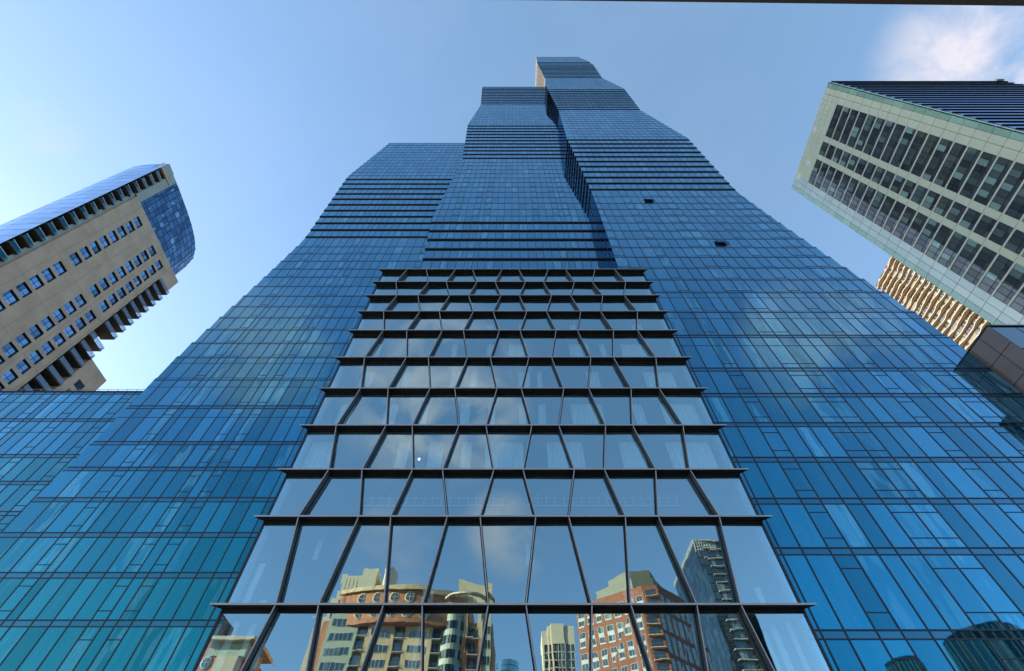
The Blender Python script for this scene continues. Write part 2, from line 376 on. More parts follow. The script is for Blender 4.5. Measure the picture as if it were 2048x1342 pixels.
# left stem
ls = Stem('tower_stem', BACK)
ldim = interp([(475, 40.4, -43.4, -12), (553, 40.0, -44.2, -12), (634, 39.6, -45.0, -12), (712, 39.1, -45.35, -12), (756, 39, -45.4, -12), (812, 39, -45.5, -12), (883, 39, -45.7, -12), (996, 39, -46.1, -12), (2000, 39, -46.1, -12)])
ls.lower([9999, 1600, 1397, 1241.5, 1146, 1066, 996, 934.8, 883.6, 812, 756, 712.5, 685, 658, 634, 611.7, 590.8, 571.6, 553, 537, 521.3, 506.6, 492.6, 475], ldim)
ls.run(10, HH(358.5, 39), (40.28, -43.5, -12), (39.1, -44.8, -12), 'grow')
ls.run(1, HH(358.5, 39) + 3.5, (39, -44.95, -12), (39, -44.95, -12), 'grow')
ls.run(12, HH(286, 40.3), (39.1, -44.9, -12), (40.3, -43.1, -12), 'flat')
LP = [(1.75, 0), (1.75, 0), (1.8, 0), (1.2, 1), (.85, 0), (1.46, 0), (1.46, 0), (1.46, 0), (1.46, 0), (1.15, 1), (1.0, 0), (1.15, 1), (1.46, 0), (1.46, 0), (1.46, 0), (1.46, 0)]
MP = [(1.35, 0), (1.35, 0), (1.35, 0), (1.2, 1), (1.3, 0), (1.35, 0), (1.2, 1), (.9, 0), (1.2, 1), (1.35, 0), (1.35, 0), (1.5, 0)]
build_stem(rs, RP, 12.7, lambda z: .12 if z < 30 else 0, golden=HH(173.4, 33.3) - 6, sidevis=True)
build_stem(ms_, MP, -15.6, lambda z: 0, sidevis=False)
build_stem(ls, LP, -45.9, lambda z: max(0, min(.8, (34 - z) / 22)), sidevis=False)
# open awning windows on the right stem
for px, py in ((1300, 403), (1446, 490)):
    D = rdim(py)[0]; x = XX(px, py, D); z = HH(py, D); m = MB()
    m.poly([(x - .8, D - 30 - .05, z + 1.5), (x + .8, D - 30 - .05, z + 1.5), (x + .8, D - 30 - .5, z + .1), (x - .8, D - 30 - .5, z + .1)], 'glass', (.6, .2, 0))
    m.poly([(x - .8, D - 30 + .02, z + 1.4), (x + .8, D - 30 + .02, z + 1.4), (x + .8, D - 30 - .43, z + .04), (x - .8, D - 30 - .43, z + .04)], 'spandrel', (.5, 0, 0))
    m.box(x - .84, x - .76, D - 30 - .46, D - 30 - .05, z + .02, z + .06, 'mull'); m.box(x + .76, x + .84, D - 30 - .46, D - 30 - .05, z + .02, z + .06, 'mull')
    m.box(x - .8, x + .8, D - 30 - .045, D - 30 - .041, z + .12, z + .5, 'soffit')
    m.build('open_window', sky_t)
# ------------------------------------------------------------------ the projecting bay of the skyscraper
DF, DG = 24.0, 24.46
lev_y = [1208, 1032, 938, 850, 776, 714, 660, 622, 590, 563, 538]
lev = [HH(y, DF) for y in lev_y]; lev = [lev[0] - 4.9, *lev]; lev = [0.3] + lev
base = [-11.97, -9.19, -6.68, -4.11, -1.55, .97, 3.53, 6.11, 8.67, 11.5]
sgn = [1, -1] * 5
def nodes(i):      # node x at level i; photo level 0 is index 2
    s = 1 if i % 2 == 0 else -1
    return [b + .33 * q * s for b, q in zip(base, sgn)]
XE = 14.34
bay = MB()
yG = DG - 30; yF = DF - 30
bay.box(-XE + .02, XE - .02, 2.2, 4.4, .2, lev[-1] - .05, 'room')
bay.box(-XE + .02, -XE + .30, -5.1, 2.2, .2, lev[-1] - .05, 'room'); bay.box(XE - .30, XE - .02, -5.1, 2.2, .2, lev[-1] - .05, 'room')
for z in lev:
    bay.box(-XE + .05, XE - .05, yG + .12, 2.2, z - .32, z, 'floorslab')
bay_o = bay.build('projecting_bay', sky_t)
for i, z in enumerate(lev[1:], 1):
    m = MB(); t = .047
    # horizontal sun shelf with splayed ends
    X1 = 14.86
    top = [(-X1, yF, z + t), (X1, yF, z + t), (XE, yG + .02, z + t), (-XE, yG + .02, z + t)]
    bot = [(p[0], p[1], z - t) for p in top]
    m.poly(top, 'finmetal'); m.poly(bot[::-1], 'soffit'); m.box(-X1, X1, yF - .018, yF - .001, z - t, z + t, 'finlit')
    for a in range(4):
        b = (a + 1) % 4; m.poly([bot[a], bot[b], top[b], top[a]], 'finmetal' if a != 2 else 'soffit')
    m.box(-XE, XE, yG - .03, yG + .1, z - (.16 if i < 7 else .26), z - t - .003, 'soffit')
    m.box(-XE, XE, yG - .035, yG + .1, z + t + .003, z + t + .10, 'mull')
    if i > 7:
        for k in range(34):
            xx = -14 + k * .85; m.box(xx, xx + .1, yG - .10, yG - .04, z - .32, z - .265, 'mull')
    m.build('horizontal_fin', bay_o)
lastp = MB(); lastf = MB()
for i in range(len(lev) - 1):
    z0, z1 = lev[i], lev[i + 1]
    a, b = nodes(i), nodes(i + 1)
    aa = [-XE] + a + [XE]; bb = [-XE] + b + [XE]
    zb = z0 + .15; zt = z1 - .15 if i < 6 else z1 - .25
    many = i >= len(lev) - 3 or i == 0
    for k in range(11):
        m = lastp if many else MB()
        def at(q, za): t = (za - z0) / (z1 - z0); return lerp(aa[q], bb[q], t)
        pts = [(at(k, zb) + .05, yG, zb), (at(k + 1, zb) - .05, yG, zb), (at(k + 1, zt) - .05, yG, zt), (at(k, zt) + .05, yG, zt)]
        tw = (rnd() - .5) * .020; tv = (rnd() - .5) * .014
        pts = [(p[0], p[1] + tw * (1 if j in (0, 3) else -1) + tv * (1 if j < 2 else -1), p[2]) for j, p in enumerate(pts)]
        m.poly(pts, 'boxglass')
        if not many: m.build('window_pane', bay_o)
    for k in range(12):
        if k in (0, 11):
            m = MB(); x = aa[k]; m.box(x - .06, x + .06, yG - .06, yG + .1, z0 + .06, z1 - .06, 'mull'); m.build('corner_mullion', bay_o); continue
        m = lastf if many else MB(); hw = .028
        x0, x1 = aa[k], bb[k]; za, zc = z0 + .058, z1 - .058
        P = lambda x, y, z: (x, y, z)
        fr = [P(x0 - hw, yF + .01, za), P(x0 + hw, yF + .01, za), P(x1 + hw, yF + .01, zc), P(x1 - hw, yF + .01, zc)]
        bk = [(p[0], yG + .06, p[2]) for p in fr]
        m.poly(fr, 'finlit'); m.poly([fr[0], fr[3], bk[3], bk[0]], 'finmetal'); m.poly([fr[1], bk[1], bk[2], fr[2]], 'finmetal')
        # dark glazing bead behind the fin
        bd = [(x0 - .08, yG - .015, za), (x0 + .08, yG - .015, za), (x1 + .08, yG - .015, zc), (x1 - .08, yG - .015, zc)]
        m.poly(bd, 'mull'); b2 = [(p[0], p[1] + .05, p[2]) for p in bd]
        m.poly([bd[0], bd[3], b2[3], b2[0]], 'mull'); m.poly([bd[1], b2[1], b2[2], bd[2]], 'mull')
        if not many: m.build('vertical_fin', bay_o)
tag(lastp.build('window_pane', bay_o), 'remaining small or cut off panes of the projecting bay', kind='stuff')
tag(lastf.build('vertical_fin', bay_o), 'remaining short fins of the projecting bay', kind='stuff')
# curtains and columns in the rooms
def curtain(x0, x1, z0, z1, y=-4.75):
    m = MB(); n = max(6, int((x1 - x0) / .07)); pr = None; ph = rnd() * 6; fr = 18 + rnd() * 10
    for i in range(n + 1):
        x = lerp(x0, x1, i / n); yy = y + .05 * math.sin(x * fr + ph) + .02 * math.sin(x * 41 + ph)
        if pr: m.poly([(pr[0], pr[1], z0), (x, yy, z0), (x, yy, z1), (pr[0], pr[1], z1)], 'curtain')
        pr = (x, yy)
    m.build('curtain', bay_o)
for i in range(4, 9):
    z0, z1 = lev[i], lev[i + 1]; x = -14
    for (c, wd) in {4: [(-13.2, 2.0), (-7.6, .8), (-5.3, 1.0), (-3.2, .7), (-.6, 2.6), (3.6, 2.5), (8.2, 1.6), (12.2, 3)],
                    5: [(-12.6, 1.0), (-9.2, .9), (-6.8, .8), (-3.6, .7), (-1.6, .5), (.7, .5), (2.2, .6), (5.6, 2.4), (9.5, .8), (12.6, 2.6)],
                    6: [(-12.0, 1.0), (-8.8, .5), (-4.7, .8), (-3.2, .5), (.9, .9), (2.2, .4), (6.6, 1.0), (12.0, 2.4)],
                    7: [(-12.2, .9), (-5.2, .5), (-2, .6), (.4, 1.6), (5.9, 1.8), (8.0, .5), (10.9, 2.6)],
                    8: [(-4.7, .5), (-2.2, .6), (.8, .5), (5.7, .5), (11.8, 1.0)]}[i]:
        curtain(c - wd / 2, c + wd / 2, z0 + .05, z1 - .45)
for (x, wd, z0, z1, y) in ((-13.75, .34, .3, 15.0, -4.9), (-13.0, .3, .3, 13.2, -4.6), (-12.3, .22, .3, 12.2, -4.4), (-4.75, .16, .3, 13.9, -4.3), (-4.35, .16, .3, 13.9, -4.1), (6.0, .14, .3, 14.0, -4.2), (6.4, .16, .3, 13.9, -4.1),
                          (13.05, .30, .3, 13.9, -4.5), (13.7, .22, .3, 12.6, -4.8), (12.6, .2, .3, 11.8, -4.3), (-11.3, .3, 15.6, 18.4, -4.2), (.9, .3, 15.6, 18.4, -3.6)):
    m = MB(); m.box(x - wd / 2, x + wd / 2, y, y + .12, z0, z1 , 'whitecol'); m.build('interior_column', bay_o)
m = MB(); zc = lerp(lev[3], lev[4], .55)
for x0, x1 in ((-9.5, -.3), (1.0, 10.5)):
    m.box(x0, x1, -4.3, -4.25, zc, zc + .06, 'whitecol'); m.box(x0, x1, -4.3, -4.25, zc + .55, zc + .58, 'whitecol')
    k = x0
    while k < x1: m.box(k, k + .04, -4.31, -4.24, zc, zc + .9, 'whitecol'); k += .55
m.build('ceiling_truss', bay_o)
for px, py in ((795, 887), (838, 918)):
    x, z = XX(px, py, 25.6), HH(py, 25.6); m = MB(); m.prism([(x + .045 * math.cos(a), -4.4 + .045 * math.sin(a)) for a in [k * math.pi / 4 for k in range(8)]], z - .04, z + .04, 'bulb'); m.build('ceiling_lamp', bay_o)
# ------------------------------------------------------------------ lower glass wing at the left
DL = 42.0
wing = thing('glass_wing', 'low teal glass block with a rooftop railing beside the left side of the skyscraper', 'building', (-70, DL, 0))
m = MB(); m.box(-105, -40.2, .3, 30, .1, HH(782, DL) - .3, 'core'); 
def P70(x): return x + 70
mm = MB(); mm.box(-104 + 70, -44 + 70, .3, 30, .1, HH(782, DL) - .3, 'core'); mm.build('core_wall', wing)
wl = [0, 4.5, 9, 13, 17, 20.6, 24.4, HH(1023.7, DL), HH(963, DL), HH(909.5, DL), HH(838, DL), HH(784, DL)]
for z0, z1 in zip(wl[:-1], wl[1:]):
    mb = MB(); x = -104.0; i = 3; zt = z1 - .42
    pat = [(1.46, 0)] * 3 + [(1.2, 1), (.9, 0), (1.46, 0), (1.46, 0), (1.2, 1)]
    tl = .5 if z0 < 34 else .15
    while x < -41:
        wd, tr = pat[i % 8]; a, b = x + 70, x + wd + 70
        mb.poly([(a, 0, z0), (b, 0, z0), (b, 0, zt), (a, 0, zt)], 'glass', pc(.25, tl), [(a, 0), (b, 0), (b, 2), (a, 2)])
        mb.poly([(a, 0, zt), (b, 0, zt), (b, 0, z1), (a, 0, z1)], 'spandrel', (rnd(), 0, tl))
        mb.box(a - .055, a + .055, -.03, 0, z0, z1, 'mull')
        if tr:
            for f_ in (.22, .8): zz = lerp(z0, zt, f_); mb.box(a, b, -.024, 0, zz - .035, zz + .035, 'mull')
        x += wd; i += 1
    mb.box(-34, 29, -.035, .1, zt - .035, zt + .035, 'mull'); mb.box(-34, 29, -.04, .2, z0, z0 + .085, 'mull')
    if z1 - z0 > 4.4 and z0 > 20: zz = lerp(z0, zt, .66); mb.box(-34, 29, -.026, 0, zz - .025, zz + .025, 'mull')
    mb.build('window_band', wing)
m = MB(); zt = wl[-1]; m.box(-34, 29, -.1, .4, zt + .001, zt + .12, 'mull')
m.build('parapet', wing)
m = MB(); m.box(-34, 29, .1, .14, zt + .62, zt + .66, 'chrome')
for k in range(50): m.box(-33.8 + k * 1.28, -33.76 + k * 1.28, .1, .14, zt + .12, zt + .62, 'chrome')
m.build('railing', wing)
# ------------------------------------------------------------------ dark panelled building at the right
dk = thing('dark_building', 'dark grey stone panelled block jutting beside the right side of the skyscraper', 'building', (46.9, 26.1, 0))
topz = HH(653, 26.15); m = MB()
m.box(.06, 30, .06, 4.4, 3, topz - .1, 'blackglass'); m.build('wall', dk)
m = MB(); zz = topz; j = 0
pan_y = [0, 1.5, 3.0, 4.4]
while zz > topz - 13:
    h_ = 2.6
    for a, b in zip(pan_y[:-1], pan_y[1:]):
        m.box(-.04, .05, a + .035, b - .035, zz - h_ + .035, zz - .03, 'darkpanel', (rnd(), 0, 0))
    zz -= h_
m.build('stone_cladding', dk)
m = MB(); zz = topz - .2
while zz > 6:
    for k in range(12): m.poly([(k * 2.5 + .05, 0, zz - 3.4), (k * 2.5 + 2.45, 0, zz - 3.4), (k * 2.5 + 2.45, 0, zz - .06), (k * 2.5 + .05, 0, zz - .06)], 'greyglass', (rnd(), .2, 0))
    zz -= 3.5
m.build('front_glazing', dk)
m = MB(); m.box(-.06, .1, -.05, 4.4, topz - .02, topz + .18, 'mull'); m.box(.11, 30, -.05, .2, topz - .02, topz + .18, 'mull'); m.build('roof_edge', dk)
m = MB(); m.box(-.02, 26, -1.15, -.06, 4, 33.0, 'blackglass'); m.box(-.04, -.021, -1.0, -.2, 28, 31.5, 'sideglass', (.9, 1, 0)); m.build('lower_block', dk)
# ------------------------------------------------------------------ tan apartment tower at the left
tx = -106.5
tan = thing('apartment_tower', 'tan concrete apartment tower with a curved blue glass crown, on the left', 'apartment tower', (tx, 45, 0))
Y0, Y1, HT = 45.2, 68.0, 130 + CAMZ
m = MB(); cols = ((51.2, 2.85), (60.1, 2.8), (64.7, 2.6)); rows = [125.9 + CAMZ - 3.3 * k for k in range(8)] + [97.9 + CAMZ - 3.3 * k for k in range(24)]
wh = 1.24
# wall built as strips round the window openings
ysp = [Y0] + [v for c, wd in cols for v in (c - wd / 2, c + wd / 2)] + [Y1]
for i in range(0, len(ysp), 2): m.box(-.5, 0, ysp[i] - 45, ysp[i + 1] - 45, 0, HT, 'tan')
for c, wd in cols:
    top = HT
    for r_ in rows:
        m.box(-.5, 0, c - wd / 2 - 45, c + wd / 2 - 45, r_ + wh, top, 'tan'); top = r_ - wh
    m.box(-.5, 0, c - wd / 2 - 45, c + wd / 2 - 45, 0, top, 'tan')
m.box(-.5, 0, Y1 - 45, 72.8 - 45, 123.2 + CAMZ, HT, 'tan')                 # header over the balcony stack
m.box(-4.3, -.6, Y0 - 45, 72.8 - 45, HT - .4, HT, 'tan'); m.box(-4.3, -.5, 72.4 - 45, 72.8 - 45, 123.2 + CAMZ, HT, 'tan')
m.box(-12, -.6, Y0 - 45 + .5, 67.9 - 45, 0, HT - .5, 'core'); m.box(-12, -3.4, 67.95 - 45, 72.3 - 45, 0, HT - .5, 'greyprecast')
m.build('wall', tan)
m = MB()
for r_ in [HT - 3.4 * 1] + [rows[k] + 1.65 for k in (2, 5, 8, 11, 14, 17, 20, 23)]: m.box(0, .006, Y0 - 45, Y1 - 45, r_ - .03, r_ + .03, 'tanjoint')
for yy in (48.2, 55.6, 62.4, 67.4): m.box(0, .008, yy - 45 - .03, yy - 45 + .03, 10, HT, 'tanjoint')
m.build('panel_joints', tan)
for c, wd in cols:
    for r_ in rows:
        if r_ < 40: continue
        f = MB(); y0, y1 = c - wd / 2 - 45, c + wd / 2 - 45; z0, z1 = r_ - wh, r_ + wh
        f.box(-.46, -.1, y0 + .002, y0 + .09, z0, z1, 'mull'); f.box(-.46, -.1, y1 - .09, y1 - .002, z0, z1, 'mull'); f.box(-.46, -.37, (y0 + y1) / 2 - .04, (y0 + y1) / 2 + .04, z0, z1, 'mull')
        f.box(-.455, -.11, y0 + .004, y1 - .004, z0, z0 + .08, 'mull'); f.box(-.455, -.11, y0 + .004, y1 - .004, z1 - .08, z1, 'mull'); f.box(-.45, -.39, y0 + .01, y1 - .01, r_ - .03 - .3, r_ + .03 - .3, 'mull')
        fo = f.build('window', tan); p = MB()
        for a, b in ((y0 + .09, (y0 + y1) / 2 - .04), ((y0 + y1) / 2 + .04, y1 - .09)):
            p.poly([(-.43, a, z0 + .08), (-.43, b, z0 + .08), (-.43, b, z1 - .08), (-.43, a, z1 - .08)], 'winblue', pc(.3))
        p.build('pane', fo)
# balcony stack on the far corner
for k in range(28):
    z = 122.9 + CAMZ - 3.3 * k - (1.8 if k > 7 else 0)
    if z < 32: break
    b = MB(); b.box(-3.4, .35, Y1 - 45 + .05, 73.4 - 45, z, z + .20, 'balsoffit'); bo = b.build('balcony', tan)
    b = MB(); b.box(.30, .33, Y1 - 45 + .1, 73.35 - 45, z + .32, z + 1.35, 'balglass'); b.box(-3.3, .3, 73.33 - 45, 73.36 - 45, z + .32, z + 1.35, 'balglass')
    b.box(.28, .35, Y1 - 45 + .1, 73.38 - 45, z + 1.36, z + 1.41, 'chrome')
    for q in range(5): yy = Y1 - 45 + .2 + q * 1.28; b.box(.27, .295, yy, yy + .05, z + .28, z + 1.36, 'chrome')
    b.build('railing', bo)
for k in range(28):
    z = 122.9 + CAMZ - 3.3 * k - (1.8 if k > 7 else 0)
    if z < 32: break
    b = MB(); b.box(-3.38, -3.3, Y1 - 45 + .3, 72.5 - 45, z + .3, z + 3.0, 'winblue', (rnd(), .3, 0)); b.build('balcony_door', tan)
# lower rear block
m = MB(); zr = 92 + CAMZ; m.box(-20, -.1, 73.5 - 45, 81 - 45, 0, zr, 'tan'); m.box(0 - .1, -.09, 77.5 - 45, 77.56 - 45, 40, zr, 'tanjoint')
m.build('rear_block', tan)
for r_ in [zr - 6.5 - 3.3 * k for k in range(12)]:
    f = MB(); f.box(-.09, -.05, 75.6 - 45, 78 - 45, r_ - 1, r_ + 1, 'mull'); fo = f.build('window', tan)
    p = MB()
    for a, b in ((75.7, 76.75), (76.85, 77.9)): p.box(-.05, -.04, a - 45, b - 45, r_ - .9, r_ + .9, 'blackglass', pc(.2))
    p.build('pane', fo)
# near corner: recessed balconies and glass north face
CT = 148 + CAMZ
m = MB(); m.box(-.9, -.45, 44.1 - 45, 45.19 - 45, 0, HT - .2, 'greyprecast'); m.box(-1.0, .0, 44.45 - 45, 46.9 - 45, HT + .01, CT - .3, 'greyprecast'); m.build('corner_pier', tan)
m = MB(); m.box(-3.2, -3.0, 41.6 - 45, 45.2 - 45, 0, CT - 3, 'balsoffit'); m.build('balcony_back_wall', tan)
for k in range(33):
    z = CT - 7.5 - 3.3 * k
    if z < 38: break
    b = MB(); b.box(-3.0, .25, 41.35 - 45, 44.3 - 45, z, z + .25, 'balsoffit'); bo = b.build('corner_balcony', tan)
    b = MB(); b.box(.18, .21, 41.4 - 45, 44.25 - 45, z + .25, z + 1.2, 'balglass'); b.box(.15, .26, 41.36 - 45, 44.25 - 45, z + 1.2, z + 1.32, 'whitetrim'); b.build('railing', bo)
m = MB(); m.box(-3.0, .05, 41.2 - 45, 44.4 - 45, CT - 3.6, CT, 'greyprecast'); m.box(-.3, .25, 41.1 - 45, 46.5 - 45, CT - 4.2, CT - 3.7, 'tan'); m.build('cornice', tan)
m = MB(); z = 20
pts = [(-.35, 41.15), (-4, 41.25), (-8, 41.5), (-11.5, 42.0), (-14.5, 43.5), (-17, 47)]
while z < CT:
    z2 = min(z + 3.3, CT)
    for a, b in zip(pts[:-1], pts[1:]):
        s2 = 1.0 if z2 < CT - 6 else 1.0
        m.poly([(a[0], a[1] - 45, z), (b[0], b[1] - 45, z), (b[0], b[1] - 45, z2 - .5), (a[0], a[1] - 45, z2 - .5)], 'northglass', pc(.3))
        m.poly([(a[0], a[1] - 45, z2 - .5), (b[0], b[1] - 45, z2 - .5), (b[0], b[1] - 45, z2), (a[0], a[1] - 45, z2)], 'slatglass', (rnd(), 0, 0))
    z = z2
m.build('north_glazing', tan)
m = MB()
for px, py in ((-3.5, 41.6), (-8, 43)): m.box(px, px + .1, py - 45, py - 45 + .1, CT - 1, CT + 3.2, 'mull')
m.build('roof_mast', tan)
# curved glass crown
crown_pts = [(-.35, 46.95), (-.35, 49.0), (-.55, 52.6), (-.75, 56.5), (-1.2, 61.0), (-2.0, 65.5), (-3.4, 69.8), (-5.6, 73.4), (-9, 76.2), (-14, 77.8)]
crown_pts = [(a, b - 45) for a, b in crown_pts]
m = MB(); z = HT + .02; r_i = 0
dn = []
for a, b in zip(crown_pts[:-1], crown_pts[1:]):
    for q in range(2): dn.append((lerp(a[0], b[0], q / 2), lerp(a[1], b[1], q / 2)))
dn.append(crown_pts[-1])
zs = [z + k * (CT - z) / 9 for k in range(10)]
for a, b in zip(dn[:-1], dn[1:]):
    for z0, z1 in zip(zs[:-1], zs[1:]):
        m.poly([(a[0], a[1], z0), (b[0], b[1], z0), (b[0], b[1], z1), (a[0], a[1], z1)], 'crownglass', pc(.3))
co2 = m.build('glass_crown', tan)
m = MB()
for a in dn: m.box(a[0] - .05, a[0] + .07, a[1] - .06, a[1] + .06, zs[0], CT + .15, 'navy')
for z0 in zs:
    for a, b in zip(dn[:-1], dn[1:]):
        m.poly([(a[0] + .05, a[1], z0 - .05), (b[0] + .05, b[1], z0 - .05), (b[0] + .05, b[1], z0 + .05), (a[0] + .05, a[1], z0 + .05)], 'navy')
m.build('crown_mullions', co2)
m = MB(); m.prism([(p[0] - .3, p[1]) for p in dn] + [(-14.2, 46 - 45), (-10, 43.2 - 45), (-1.2, 43 - 45)], HT + .5, CT - .3, 'core'); m.build('penthouse', tan)
# ------------------------------------------------------------------ pale green office tower at the right
off = thing('office_tower', 'pale green panelled office tower with dark window grid, on the right', 'office tower', (108, 22.8, 0))
OH = 180 + CAMZ; W = 36.5; ph = 4.25
m = MB(); m.box(.3, 61, .3, W - .1, 0, OH - .2, 'core'); m.build('core_wall', off)
groups = [(5.3, 15.4, 7), (17.0, 21.4, 3), (22.9, 31.3, 6)]
nfl = int((OH - 10) / ph)
strips = [(0, 1.55, 'mintglass'), (1.6, 3.4, 'palegreen'), (3.45, 5.3, 'palegreen'), (15.4, 17.0, 'palegreen'), (21.4, 22.9, 'palegreen'), (31.3, 33.1, 'panelglass'), (33.15, 34.9, 'panelglass'), (34.95, 36.5, 'mintglass')]
ztop0 = OH - 8.7
def whites(z, a): return False
m = MB(); zz = OH
lv = [OH, OH - 3.0, OH - 5.9, ztop0] + [ztop0 - ph * k for k in range(1, 39)]
for z1, z0 in zip(lv[:-1], lv[1:]):
    for a, b, k in strips: m.box(0, .28, a + .02, b - .02, z0 + .05, z1 - .05, k, (.3 + .25 * rnd(), 0, 0))
    if z1 > ztop0 + .1:
        for a, b, n in groups:
            q = max(3, n)
            for j in range(q): m.box(0, .28, lerp(a, b, j / q) + .02, lerp(a, b, (j + 1) / q) - .02, z0 + .05, z1 - .05, 'palegreen')
    else:
        for a, b, n in groups: m.box(-.03, .2, a, b, z1 - .48, z1 - .04, 'palepanel')
m.build('panel_wall', off)
m = MB(); m.box(.29, .3, 0, W, 0, OH, 'mull'); m.build('joint_backing', off)
for (zc, yc) in ((lv[1] + 1.4, 14.8), (lv[2] + .8, 25.5), (lv[1] + 1.0, 31.0)):
    m = MB(); m.box(-.02, .01, yc - .9, yc + .9, zc - 1.2, zc + 1.0, 'whitepanel'); m.build('white_panel', off)
for fi, (z1, z0) in enumerate(zip(lv[3:-1], lv[4:])):
    for a, b, n in groups:
        f = MB(); run = rnd() < .25
        for j in range(n):
            y0, y1 = lerp(a, b, j / n), lerp(a, b, (j + 1) / n)
            g1 = pc(.22 if not run else .75); 
            if rnd() < .25: g1 = (g1[0], 1.0, 0)
            zm = z0 + 1.15
            f.poly([(.1, y0, zm), (.1, y1, zm), (.1, y1, z1 - .48), (.1, y0, z1 - .48)], 'offglass', g1, [(0, 0), (.02, 0), (.02, .02), (0, .02)])
            f.poly([(.1, y0, z0 - .04), (.1, y1, z0 - .04), (.1, y1, zm), (.1, y0, zm)], 'offglass', (rnd(), 0, 0), [(0, 0), (.02, 0), (.02, .02), (0, .02)])
            f.box(.06, .11, y0 - .05, y0 + .05, z0 - .04, z1 - .48, 'mull')
        f.box(.05, .11, a, b, zm - .04, zm + .04, 'mull')
        f.build('window', off)
m = MB()
for a in (5.3, 15.4, 17.0, 21.4, 22.9, 31.3): m.box(-.06, .1, a - .05, a + .05, lv[-1], ztop0, 'palepanel')
m.build('window_trim', off)
# louvered front facing the camera side
m = MB(); m.box(1.2, 61, .0, .28, 0, OH - .1, 'navy'); m.box(0, 1.15, .0, .25, 0, OH, 'greenglass'); m.build('front_wall', off)
for k in range(38):
    z = OH - 1.2 - k * 3.6; s = MB(); s.box(1.4, 60.6, -.12, -.02, z - 1.9, z, 'slatglass', (rnd(), .2, 0)); s.box(1.3, 60.7, -.33, -.1, z - 3.6 + 1.35, z - 3.6 + 1.62, 'navy'); s.build('louver', off)
m = MB(); m.box(1, 61, -.35, .3, OH - .6, OH + .1, 'navy'); m.box(57.5, 60, -.9, .6, OH + .1, OH + 1.4, 'whitepanel'); m.build('roof_edge', off)
# ------------------------------------------------------------------ tower with wavy balconies
wv = thing('wavy_balcony_tower', 'distant sunlit cream tower with rippling balcony slabs below the green office tower', 'apartment tower', (233, 128, 0))
AH = 260 + CAMZ
m = MB(); m.box(2.3, 40, .3, 22, 0, AH, 'citywin', (.3, .3, 0)); m.build('wall', wv)
for k in range(40):
    z = AH - k * 3.9
    if z < 110: break
    s = MB(); n = 34; pr = None
    for i in range(n + 1):
        y = -.5 + 23.5 * i / n
        d = .8 + .46 * math.sin(y * .42 + k * .33 + 1) + .2 * math.sin(y * .8 - k * .42) + .15 * math.sin(k * .9 + y * .2)
        p = (1.2 - d, y)
        if pr:
            s.poly([(pr[0], pr[1], z), (p[0], p[1], z), (p[0], p[1], z + .32), (pr[0], pr[1], z + .32)], 'cream')
            s.poly([(pr[0], pr[1], z), (2.4, pr[1], z), (2.4, p[1], z), (p[0], p[1], z)], 'cream')
            s.poly([(pr[0], pr[1], z + .32), (4.5, pr[1], z + .32), (4.5, p[1], z + .32), (p[0], p[1], z + .32)], 'cream')
        pr = p
    s.poly([(1.2, -.5, z), (4.5, -.5, z), (4.5, -.5, z + .32), (1.2, -.5, z + .32)], 'cream')
    so_ = s.build('balcony', wv)
    s = MB(); s.box(2.26, 2.29, 0, 22.9, z + .5, z + 3.6, 'sidepanel')
    for i in range(12):
        if rnd() < .8: y = i * 1.9; s.box(2.15, 2.25, y + .1, y + 1.6, z + .5, z + 3.6, 'citywin', pc(.6))
    s.build('window_band', so_)
# ------------------------------------------------------------------ canopy over the camera
cn = thing('canopy', 'black steel canopy edge overhead at the top right of the photo', 'canopy', (0, 0, 0), math.atan2(.068 - .0, 7.2))
m = MB(); m.box(-1.2, 12, -.9, 0, 9.6, 9.72, 'canopy'); m.build('roof_plate', cn)
m = MB(); m.box(-1.2, 12, -.9, -.75, 9.3, 9.6, 'canopy'); m.build('edge_beam', cn)
m = MB(); m.box(11.6, 11.85, -.9, -.66, 0, 9.3, 'canopy'); m.build('post', cn)
# ------------------------------------------------------------------ buildings across the street (seen mirrored in the bay)
VY = 2 * DG
def face(name_thing, label, cat, x0, y0, x1, y1):
    """thing at (x0,y0), local +x to (x1,y1), outward normal is local -y"""
    dx, dy = x1 - x0, y1 - y0
    return thing(name_thing, label, cat, (x0, y0, 0), math.atan2(dy, dx)), math.hypot(dx, dy)
def win(parent, x0, x1, z0, z1, k='citywin', cur=.4, mull=1, fr='whitetrim', y=-.02):
    f = MB(); f.box(x0, x1, y - .05, y + .02, z0, z1, fr); fo = f.build('window', parent)
    p = MB(); n = mull + 1
    for j in range(n):
        a, b = lerp(x0, x1, j / n) + .07, lerp(x0, x1, (j + 1) / n) - .07
        p.poly([(a, y - .06, z0 + .07), (b, y - .06, z0 + .07), (b, y - .06, z1 - .07), (a, y - .06, z1 - .07)], k, pc(cur), [(0, 0), (.3, 0), (.3, .3), (0, .3)])
    p.build('pane', fo)
